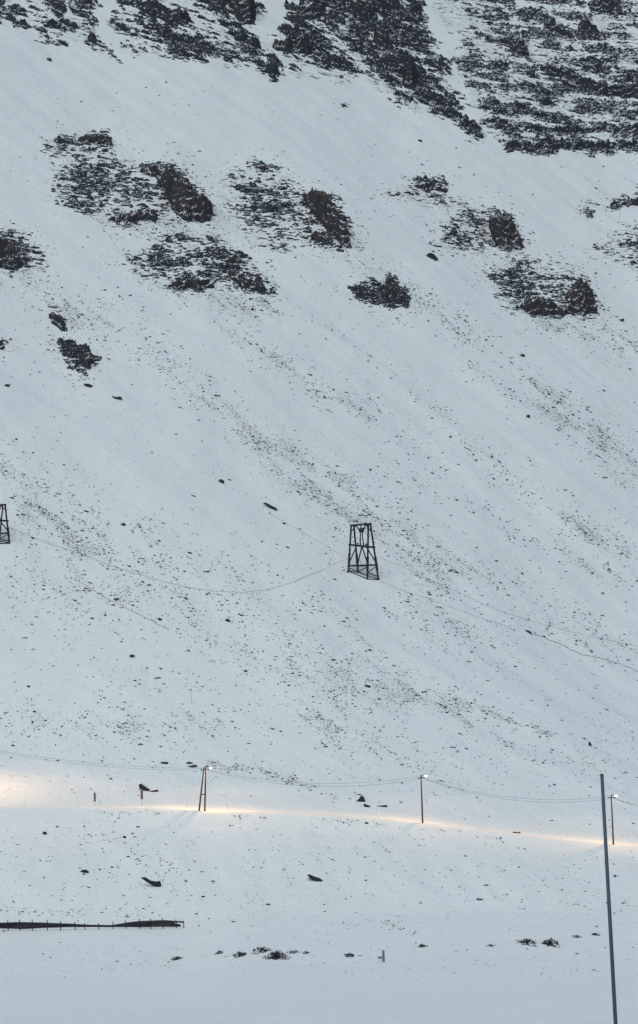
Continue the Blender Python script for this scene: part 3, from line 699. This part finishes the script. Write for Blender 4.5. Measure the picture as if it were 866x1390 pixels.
# ------------------------------------------------------------------ ropeway trestles
def trestle(A, B, C, D, tl, tr, label, k=1.0):
    """A,B / C,D: feet of the two A-frames (photo px); tl, tr: their apexes"""
    A, B, C, D = (hit1(*p) for p in (A, B, C, D))
    TL = at_y(*tl, (A.y + B.y) / 2); TR = at_y(*tr, (C.y + D.y) / 2)
    t = empty('ropeway_trestle', (A + B + C + D) / 4)
    tag(t, label, 'trestle', 'timber ropeway trestles on the hillside')
    W = .36 * k; s = (TL - TR).normalized()
    y1 = Vector((0, .45 * k, 0))
    tops = {'A': TL - Vector((.25 * k, 0, 0)), 'B': TL + Vector((.38 * k, .5 * k, 0)), 'C': TR - Vector((.30 * k, .3 * k, 0)), 'D': TR + Vector((.2 * k, 0, 0))}
    foot = dict(A=A, B=B, C=C, D=D)
    P = lambda n, f: foot[n].lerp(tops[n], f)
    for n in 'ABCD':
        m = MB(); m.beam(foot[n] - Vector((0, 0, .3)), tops[n], W, W)
        if k: m.beam(P(n, .16) , P(n, .40), W * 1.7, W * 1.25)     # spliced doubling
        m.build('leg', MTIM, t)
    def piece(name, segs, w, h=None, mat=MTIM):
        m = MB()
        for p, q in segs: m.beam(p, q, w * k, (h or w) * k)
        return m.build(name, mat, t)
    up = lambda z: Vector((0, 0, z * k))
    ext = (TR - TL).normalized() * .5 * k
    piece('cap_beam', [(TL - ext + up(.1), TR + ext + up(.1))], .34, .36)
    piece('cap_beam', [(TL - ext * .6 + up(.05) + y1, TR + ext * .6 + up(.12) + y1)], .28)
    f2 = .58
    ml, mr = (P('A', f2) + P('B', f2)) / 2, (P('C', f2) + P('D', f2)) / 2
    la, ld = P('A', f2), P('D', f2); dd = (ld - la).normalized() * .35 * k
    piece('saddle_beam', [(la - dd, ld + dd)], .38, .42); piece('saddle_beam', [(P('B', f2), P('C', f2))], .30, .34)
    la, ld = P('A', .12), P('D', .26); dd = (ld - la).normalized() * .3 * k
    piece('tie_beam', [(la - dd, ld + dd)], .34, .36); piece('tie_beam', [(P('B', .14), P('C', .24))], .28)
    # hanger below the cap that carried the track cables
    c = TL.lerp(TR, .5); h1 = c - up(1.7)
    piece('hanger', [(c + s * 1.1 * k, h1 + s * .15 * k), (c - s * 1.1 * k, h1 - s * .25 * k), (c, h1), (h1 + s * .7 * k + up(.75), h1 - s * 1.0 * k + up(.85)),
                     (h1 + s * .2 * k, ml.lerp(mr, .42)), (h1 - s * .2 * k, ml.lerp(mr, .60))], .26)
    m = MB(); m.box(h1 + up(.35), 1.0 * k, .5 * k, .7 * k); m.build('hanger_block', MTIM, t)
    # knee braces under the cap
    piece('knee_brace', [(P('A', .86), TL + s * -.9 * k), (P('B', .84), TL + s * -.45 * k)], .22)
    piece('knee_brace', [(P('D', .86), TR + s * .9 * k), (P('C', .84), TR + s * .55 * k)], .22)
    mc = ml.lerp(mr, .5)
    for seg in ((P('A', .17), ml.lerp(mr, .22)), (P('B', .17), mc), (P('C', .28), mc), (P('D', .30), ml.lerp(mr, .74))): piece('diagonal_brace', [seg], .26)
    for seg in ((P('A', .08), P('C', .06)), (P('B', .02), P('C', .22)), (P('C', .12), P('D', .24)), (P('C', .12), P('D', .05))): piece('cross_brace', [seg], .21)
    piece('sill', [(A - up(.05), C - up(.05))], .3); piece('sill', [(C + Vector((-.25, -.1, -.1)) * k, D + Vector((.15, -.1, -.1)) * k)], .36); piece('sill', [(A, B)], .26); piece('sill', [(B, D)], .26)
    for f in (.28, .42, .60, .74):
        m = MB(); p = ml.lerp(mr, f) + Vector((0, -.3 * k, .32 * k)); m.box(p, .3 * k, .5 * k, .38 * k); m.tube([p + up(.2) + Vector((0, -.12, 0)), p + up(.2) + Vector((0, .12, 0))], .22 * k, 8); m.build('cable_saddle', MSTEEL, t)
    return t, la, ml, mr, tops, P
t1 = trestle((472.2, 775.5), (485.5, 777.2), (497.9, 786), (513.2, 786.5), (477.5, 713.5), (501.0, 711.5), "complete black timber trestle standing on the slope at centre")
t2 = trestle((-22, 731), (-11, 732.5), (-1, 738), (13.5, 736.8), (-14.5, 687), (6.5, 685.5), "black timber trestle half cut off by the left edge", .9)

def sag_pts(a, b, sag, n=40):
    a = Vector(a); b = Vector(b)
    return [a.lerp(b, i / n) - Vector((0, 0, sag * 4 * (i / n) * (1 - i / n))) for i in range(n + 1)]
def wire(name, pts, r, label, cat, group=None, mat=MWIRE):
    m = MB(); m.tube(pts, r, 5); me = bpy.data.meshes.new(name); org = Vector(pts[0])
    me.from_pydata([Vector(v) - org for v in m.v], [], m.f); me.materials.append(mat); me.update()
    return tag(link(name, me, None, org), label, cat, group)
P2, P1 = t2[5], t1[5]
def ground_cable(pix, r, label, lift=.06, jit=.1, start=None, end=None, name='fallen_cable'):
    pts = []
    for (x0, y0), (x1, y1) in zip(pix[:-1], pix[1:]):
        n = max(2, int(math.hypot(x1 - x0, y1 - y0) / 5))
        for i in range(n): pts.append((x0 + (x1 - x0) * i / n, y0 + (y1 - y0) * i / n + random.uniform(-jit, jit) * 4))
    pts.append(pix[-1])
    x, y, z = hit([p[0] for p in pts], [p[1] for p in pts])
    P3 = ([start] if start else []) + [Vector((x[i], y[i], z[i] + lift)) for i in range(len(x))] + ([end] if end else [])
    return wire(name, P3, r, label, 'cable', 'old ropeway cables', MWIRE)
ground_cable([(40, 727.5), (70, 740), (110, 752), (150, 768), (205, 785), (230, 792), (260, 798.5), (290, 803), (330, 804.5), (365, 801), (400, 790), (435, 775)], .026,
             "slack cable drooping across the snow between the two trestles", .12, 0, P2('D', .42), P1('A', .30), 'ropeway_cable')
ground_cable([(545, 769), (560, 777), (600, 795), (650, 818), (690, 834), (740, 849), (790, 862), (866, 878), (910, 886)], .022,
             "cable running down the snow from the central trestle to the right edge", .12, 0, P1('D', .42), None, 'ropeway_cable')
ground_cable([(365, 697), (400, 716), (440, 740), (466, 756)], .02, "old cable lying on the snow up-slope left of the central trestle")
ground_cable([(516, 789), (540, 800), (590, 816), (640, 835), (702, 856)], .022, "old cable on the snow between the central trestle and the fallen timber")
ground_cable([(721, 860), (740, 867), (760, 875), (775, 883), (790, 889), (830, 898), (866, 912), (900, 925)], .045, "thick dark cable trailing from the fallen timber to the right edge", .1, .2)
ground_cable([(100, 785), (150, 815), (185, 832), (230, 855)], .04, "short length of old cable in the scree at lower left")

# ------------------------------------------------------------------ roadside poles
def px_ground(px, y):
    """the ground point at distance y in this photo column"""
    x = 0.0
    for _ in range(4):
        z = ground(x, y); q0 = project(np.array([x]), np.array([y]), np.array([z]))[0][0]; x += (px - q0) * y / FPX
    return Vector((x, y, ground(x, y)))
LAMPS = []
def lamp(t, p, dirx):
    arm = MB(); e = p + Vector((.75 * dirx, .9, .25)); arm.tube([p, p + Vector((.35 * dirx, .4, .3)), e], .035, 6); arm.build('lamp_arm', MSTEEL, t)
    hd = MB(); c = e + Vector((.25 * dirx, .25, 0))
    hd.add([c + Vector((x * .3, y * .17, z)) for z, q in ((0, 1), (.1, .9), (.17, .45)) for x, y in ((-q, -q), (q, -q), (q, q), (-q, q))],
           [(0, 3, 2, 1), (0, 1, 5, 4), (1, 2, 6, 5), (2, 3, 7, 6), (3, 0, 4, 7), (4, 5, 9, 8), (5, 6, 10, 9), (6, 7, 11, 10), (7, 4, 8, 11), (8, 9, 10, 11)])
    h = hd.build('lamp_head', MLAMP, t)
    bl = MB(); c2 = c - Vector((0, 0, .07))
    bl.add([c2 + Vector((.22 * math.cos(i * math.pi / 4) * q, .13 * math.sin(i * math.pi / 4) * q, z)) for z, q in ((.06, 1), (-.03, .8), (-.09, .35)) for i in range(8)],
           [(j * 8 + i, (j + 1) * 8 + i, (j + 1) * 8 + (i + 1) % 8, j * 8 + (i + 1) % 8) for j in range(2) for i in range(8)] + [tuple(range(16, 24)), tuple(range(8))])
    bl.build('lamp_globe', MGLOW, h)
    LAMPS.append(c - Vector((0, 0, .28)))
def pole(feet, top, label, y, lamp_dir=1, arm=1.5):
    F = [px_ground(p, y) for p in feet]
    H = at_y(*top, y)
    t = empty('utility_pole', sum(F, Vector()) / len(F)); tag(t, label, 'utility pole', 'timber poles along the road')
    for i, f in enumerate(F):
        m = MB(); q = H + Vector(((i - .5) * .32 if len(F) > 1 else 0, (i * .1), -.05 * i))
        m.tube([f - Vector((0, 0, .4)), f.lerp(q, .5), q], [.17, .15, .115], 8); m.build('shaft', MPOLE, t, True)
    if len(F) > 1:
        m = MB(); m.beam(F[0].lerp(H, .38) - Vector((.1, .1, 0)), F[1].lerp(H, .38) + Vector((.1, -.1, 0)), .2); m.build('spreader', MPOLE, t)
    m = MB(); ca = H - Vector((0, .14, .55)); m.beam(ca - Vector((arm / 2, 0, 0)), ca + Vector((arm / 2, 0, 0)), .12, .14); m.build('crossarm', MPOLE, t)
    ins = []
    for d in (-.42, .42):
        p = ca + Vector((d * arm, 0, .07)); m = MB(); m.tube([p, p + Vector((0, 0, .1)), p + Vector((0, 0, .16)), p + Vector((0, 0, .24))], [.03, .07, .05, .06], 8); m.build('insulator', MCER, t, True); ins.append(p + Vector((0, 0, .2)))
    lamp(t, H - Vector((0, -.1, .35)), lamp_dir)
    return ins
YP = 592.3
I0 = pole([-40], (-44, 1008), "timber lamp pole out beyond the left edge", 600, 1)
I1 = pole([270.5, 278.5], (279, 1041), "paired leaning timber poles joined at the top under a lit lamp", YP)
I2 = pole([573], (570.8, 1052), "single upright timber pole with a lit lamp at the middle of the road", YP)
I3 = pole([832], (829, 1079), "single upright timber pole with a lit lamp right of the bare mast", YP)
I4 = pole([1120], (1116, 1116), "timber lamp pole out beyond the right edge", YP)
names = [("left edge", "leaning pole pair"), ("leaning pole pair", "middle pole"), ("middle pole", "pole by the mast"), ("pole by the mast", "right edge")]
for (A, B, sg, nm) in ((I0, I1, 1.1, names[0]), (I1, I2, 2.0, names[1]), (I2, I3, 2.1, names[2]), (I3, I4, 2.1, names[3])):
    wire('power_line', sag_pts(A[0], B[0], sg, 30), .022, "upper thin power line from the %s to the %s" % nm, 'power line', 'power lines between the roadside poles')
    wire('power_line', sag_pts(A[1] - Vector((0, 0, .5)), B[1] - Vector((0, 0, .3)), sg + .25, 30), .022, "lower thin power line from the %s to the %s" % nm, 'power line', 'power lines between the roadside poles')
def batwing(ld, tight):
    """a street luminaire spreads its light sideways along the road: intensity rises with the angle from straight down"""
    ld.use_nodes = True; nt = ld.node_tree; em = nt.nodes['Emission']
    tc = nt.nodes.new('ShaderNodeTexCoord'); sp = nt.nodes.new('ShaderNodeSeparateXYZ'); nt.links.new(tc.outputs['Normal'], sp.inputs[0])
    c = math_(nt, 'MAXIMUM', math_(nt, 'ABSOLUTE', sp.outputs['Z']), .17)
    r = math_(nt, 'DIVIDE', sp.outputs['Y'], c)
    across = math_(nt, 'POWER', 2.718, math_(nt, 'MULTIPLY', math_(nt, 'MULTIPLY', r, r), -tight))      # narrow across the road
    nt.links.new(math_(nt, 'MULTIPLY', math_(nt, 'POWER', c, -1.25), math_(nt, 'MULTIPLY_ADD', across, .89, .11)), em.inputs['Strength'])
for i, p in enumerate(LAMPS):
    ld = bpy.data.lights.new('street_light', 'SPOT'); ld.energy = [2300, 2500, 1700, 2000, 1600][i]; ld.color = (1, .57, .27); ld.spot_size = R(172); ld.spot_blend = .25; batwing(ld, (.3, 2.1, 2.1, 2.1, 2.1)[i]); ld.shadow_soft_size = .15
    o = bpy.data.objects.new('street_light', ld); o.location = p; COL.objects.link(o)

# red marker boards and thin stakes by the road
def marker(px, rows, wpx, label):
    y = 596.5; g = px_ground(px, y); k = y / FPX
    t = empty('marker_board', g); tag(t, label, 'marker board', 'red marker boards beside the road')
    z0 = at_y(px, rows[1], y).z; z1 = at_y(px, rows[0], y).z
    m = MB(); m.tube([g - Vector((0, 0, .3)), Vector((g.x, y + .03, z1 + .05))], .035, 6); m.build('post', MGREY, t)
    m = MB(); m.box(Vector((g.x, y - .04, (z0 + z1) / 2)), wpx * k, .04, z1 - z0); m.build('board', MRED, t)
marker(129.5, (1076, 1088), 2.6, "shorter faded red marker board on a pale post, far left by the road")
marker(193.5, (1073, 1085), 3.2, "taller faded red marker board on a pale post below the black wedge rock")
def stake(px, r0, y, label, r=.035):
    g = px_ground(px, y); top = at_y(px, r0, y); m = MB(); m.tube([g - Vector((0, 0, .3)), Vector((g.x, y, top.z))], [r, r * .7], 6)
    me = bpy.data.meshes.new('snow_stake'); me.from_pydata([Vector(v) - g for v in m.v], [], m.f); me.materials.append(MGREY); me.update()
    tag(link('snow_stake', me, None, g), label, 'snow stake', 'thin snow stakes')
for px, r0, lab in ((35, 1086, "thin pale stake at the roadside, leftmost in the glow"), (254, 1089, "thin pale stake just left of the leaning pole pair"), (309, 1088, "thin pale stake just right of the leaning pole pair"), (510, 1098, "thin pale stake left of the middle pole")):
    stake(px, r0, 597.0, lab)
p = hit1(261, 955); stake(261, 935, p.y, "thin lone stake up on the open slope above the leaning poles", .04)

# ------------------------------------------------------------------ low snow fence at the foot of the bank
def snow_fence():
    y = 546.0; t = empty('snow_fence', px_ground(120, y)); tag(t, "low dark collapsed slat fence at the foot of the bank, lower left", 'fence')
    def panel(top, bot, n, x0, x1, ragged):
        m = MB(); px = np.arange(x0, x1 + .1, 4.0)
        tr_ = np.interp(px, [q[0] for q in top], [q[1] for q in top]); br = np.interp(px, [q[0] for q in bot], [q[1] for q in bot])
        for j in range(n):
            f = j / (n - 1); e = len(px) - (random.randrange(0, 4) if ragged else 0)
            pts = [at_y(px[i], tr_[i] + (br[i] - tr_[i]) * f + ( .10 * math.sin(i * .7 + j * 2.1)), y + .15 * math.sin(i * .35 + j)) for i in range(e)]
            wd = max(.05, float((br - tr_).max()) * y / FPX / (n - 1) * 1.02)
            for p, q in zip(pts[:-1], pts[1:]): m.beam(p, q + (q - p) * .02, .05, wd)
        m.build('slat_panel', MFEN, t)
    panel([(-40, 1254), (0, 1253), (30, 1252.2), (60, 1253), (100, 1254.6), (125, 1256), (156, 1256.2)], [(-40, 1259.5), (0, 1259.5), (30, 1260.6), (60, 1259), (100, 1257.8), (156, 1257.8)], 7, -40, 156, False)
    panel([(154, 1256), (172, 1253), (192, 1250.6), (225, 1249.6), (254, 1251.5)], [(154, 1257.6), (190, 1258), (225, 1257.5), (254, 1257.2)], 7, 154, 253, True)
    for px, r0 in ((-25, 1250), (12, 1249), (28, 1248.5), (45, 1248.5), (65, 1249), (83, 1250), (103, 1251.5), (116, 1253), (135, 1253), (154, 1251), (172, 1249.5), (190, 1247), (206, 1247), (222, 1246.5), (240, 1248), (250, 1250)):
        g = px_ground(px, y - .1); m = MB(); tp = at_y(px - random.uniform(0, 1.2), r0, y - .1); m.tube([g - Vector((0, 0, .2)), tp], .09, 6); m.build('post', MFEN, t)
snow_fence()

# ------------------------------------------------------------------ dark heath clumps on the valley floor
def clump(px, py, wpx, hpx, label, n=90):
    """a low cushion of heath: an uneven mat with wiry twigs standing out of it"""
    b = hit1(px, py); k = b.y / FPX; m = MB(); rx, ry = wpx * k * .55, wpx * k * 1.1; ph = random.uniform(0, 9)
    rim = lambda a: 1 + .38 * math.sin(2 * a + ph) + .3 * math.sin(5 * a + 2 * ph) + .18 * math.sin(9 * a + ph)
    vs = []; fs = []; S = 28; rings = (0.01, .4, .75, 1.0)
    for q in rings:
        for i in range(S):
            a = 2 * math.pi * i / S; x = b.x + rx * q * rim(a) * math.cos(a); y = b.y + ry * q * rim(a) * math.sin(a)
            up = hpx * k * .5 * (1 - q) ** .7 * random.uniform(.3, 1.3) if q < 1 else -.05
            vs.append((x, y, ground(x, y) + up))
    for j in range(3): fs += [(j * S + i, (j + 1) * S + i, (j + 1) * S + (i + 1) % S, j * S + (i + 1) % S) for i in range(S)]
    m.add(vs, fs)
    for _ in range(n):
        a = random.uniform(0, 6.28); q = math.sqrt(random.random()) * rim(a); x = b.x + rx * q * math.cos(a); y = b.y + ry * q * math.sin(a); z = ground(x, y) - .05
        h = hpx * k * random.uniform(.15, .95) * (1.1 - .5 * q) + .05; s = random.uniform(.04, .10); t = random.uniform(0, 6.28); dx, dy = math.cos(t) * s, math.sin(t) * s; lx, ly = random.gauss(0, .15), random.gauss(0, .15)
        m.add([(x - dx, y - dy, z), (x + dx, y + dy, z), (x + dx * .8 + lx * .6, y + dy * .8 + ly * .6, z + h * .7), (x + lx, y + ly, z + h)], [(0, 1, 2, 3)])
    me = bpy.data.meshes.new('heath_clump'); me.from_pydata([Vector(v) - b for v in m.v], [], m.f); me.materials.append(MHEA); me.update()
    tag(link('heath_clump', me, None, b), label, 'plant', 'dark heath clumps on the valley floor')
MHEA = mat_snowrock('snowy_heath', lo=.86, hi=.97, amp=.5, scale=1.6, dust=1.3)
for px, py, w, h, lab in ((298, 1294, 8, 5, "smallest leftmost tuft in the row of dark heath at bottom centre"), (326, 1297, 16, 7, "dark heath clump second from the left at bottom centre"), (355, 1291, 20, 7, "dark heath clump sitting a little higher than its neighbours, bottom centre"),
        (376, 1300, 24, 12, "largest dark heath clump at bottom centre"), (398, 1293, 14, 4, "low straggling heath tuft right of the largest clump"), (416, 1294, 7, 4, "tiny heath tuft at the right end of the bottom row"), (474, 1298, 12, 6, "heath tuft between the bottom row and the grey pillar"),
        (716, 1281, 20, 9, "left one of two dark heath clumps at lower right"), (747, 1282, 18, 11, "right one of two dark heath clumps at lower right"), (572, 1285, 9, 5, "lone heath tuft right of the grey pillar"), (782, 1272, 9, 4, "sparse heath tuft between the clump pair and the mast"), (808, 1269, 9, 4, "sparse heath tuft right beside the mast"),
        (665, 1284, 8, 3, "small flat heath tuft left of the clump pair at lower right"), (240, 1302, 12, 5, "dark heath tuft low in the picture left of the bottom row")):
    clump(px, py, w, h, lab, 40 + int(w * h))

# ------------------------------------------------------------------ foreground mast and grey pillar
d = at_y(816.3, 1052, 100); b = px_ground(834, 100.0)
t = empty('mast', Vector((d.x, 100, ground(d.x, 100)))); tag(t, "tall bare blue-grey metal mast rising at the right", 'mast')
g = Vector(t.location); g = Vector((at_y(836.5, 1390, 100).x, 100, ground(d.x, 100)))
m = MB(); m.tube([g - Vector((0, 0, .3)), g.lerp(d, .5), d], [.068, .062, .055], 14); m.build('shaft', MGALV, t, True)
m = MB(); m.tube([d - Vector((0, 0, .01)), d + Vector((0, 0, .035))], .058, 14); m.build('cap', MSTEEL, t, True)
for f in (.34, .67):
    q = g.lerp(d, f); m = MB(); r = .066 - .012 * f; m.tube([q - Vector((0, 0, .05)), q + Vector((0, 0, .05))], r, 14); m.build('joint_collar', MSTEEL, t, True)
m = MB(); m.tube([g, g + Vector((0, 0, .06))], .16, 12); m.build('base_flange', MGALV, t, True)
g = hit1(520, 1306); k = g.y / FPX; h = 16 * k
t = empty('marker_pillar', g); tag(t, "short grey pillar with a low side box peeking up at the bottom, centre", 'pillar')
m = MB(); m.tube([g - Vector((0, 0, .2)), g + Vector((0, 0, h - .1)), g + Vector((0, 0, h))], [.2, .2, .15], 10); m.build('post', MPIL, t)
m = MB(); m.box(g + Vector((-.55, -.05, h - 1.15)), .6, .4, .4); m.build('side_box', MPIL, t)

# ------------------------------------------------------------------ light
SUN_EL, SUN_AZ = R(62), R(205)       # soft light from behind the camera, high on the left
w = bpy.data.worlds.new('World'); SC.world = w; w.use_nodes = True
nt = w.node_tree; bg = nt.nodes['Background']
sky = nt.nodes.new('ShaderNodeTexSky'); sky.sky_type = 'NISHITA'; sky.sun_disc = False
sky.sun_elevation = SUN_EL; sky.sun_rotation = SUN_AZ; sky.air_density = 1.0; sky.dust_density = 1.5; sky.ozone_density = 1.0
nt.links.new(sky.outputs[0], bg.inputs[0]); bg.inputs[1].default_value = .08
sd = bpy.data.lights.new('sun', 'SUN'); sd.energy = .8; sd.angle = R(70); sd.color = (.95, 1, .94)
so = bpy.data.objects.new('sun', sd); COL.objects.link(so)
dv = Vector((math.sin(SUN_AZ) * math.cos(SUN_EL), math.cos(SUN_AZ) * math.cos(SUN_EL), math.sin(SUN_EL)))
so.rotation_euler = dv.to_track_quat('Z', 'Y').to_euler()
so.location = (0, 0, 200)
vs = SC.view_settings; vs.view_transform = 'Standard'; vs.look = 'None'; vs.exposure = .33; vs.gamma = 1; vs.use_curve_mapping = False
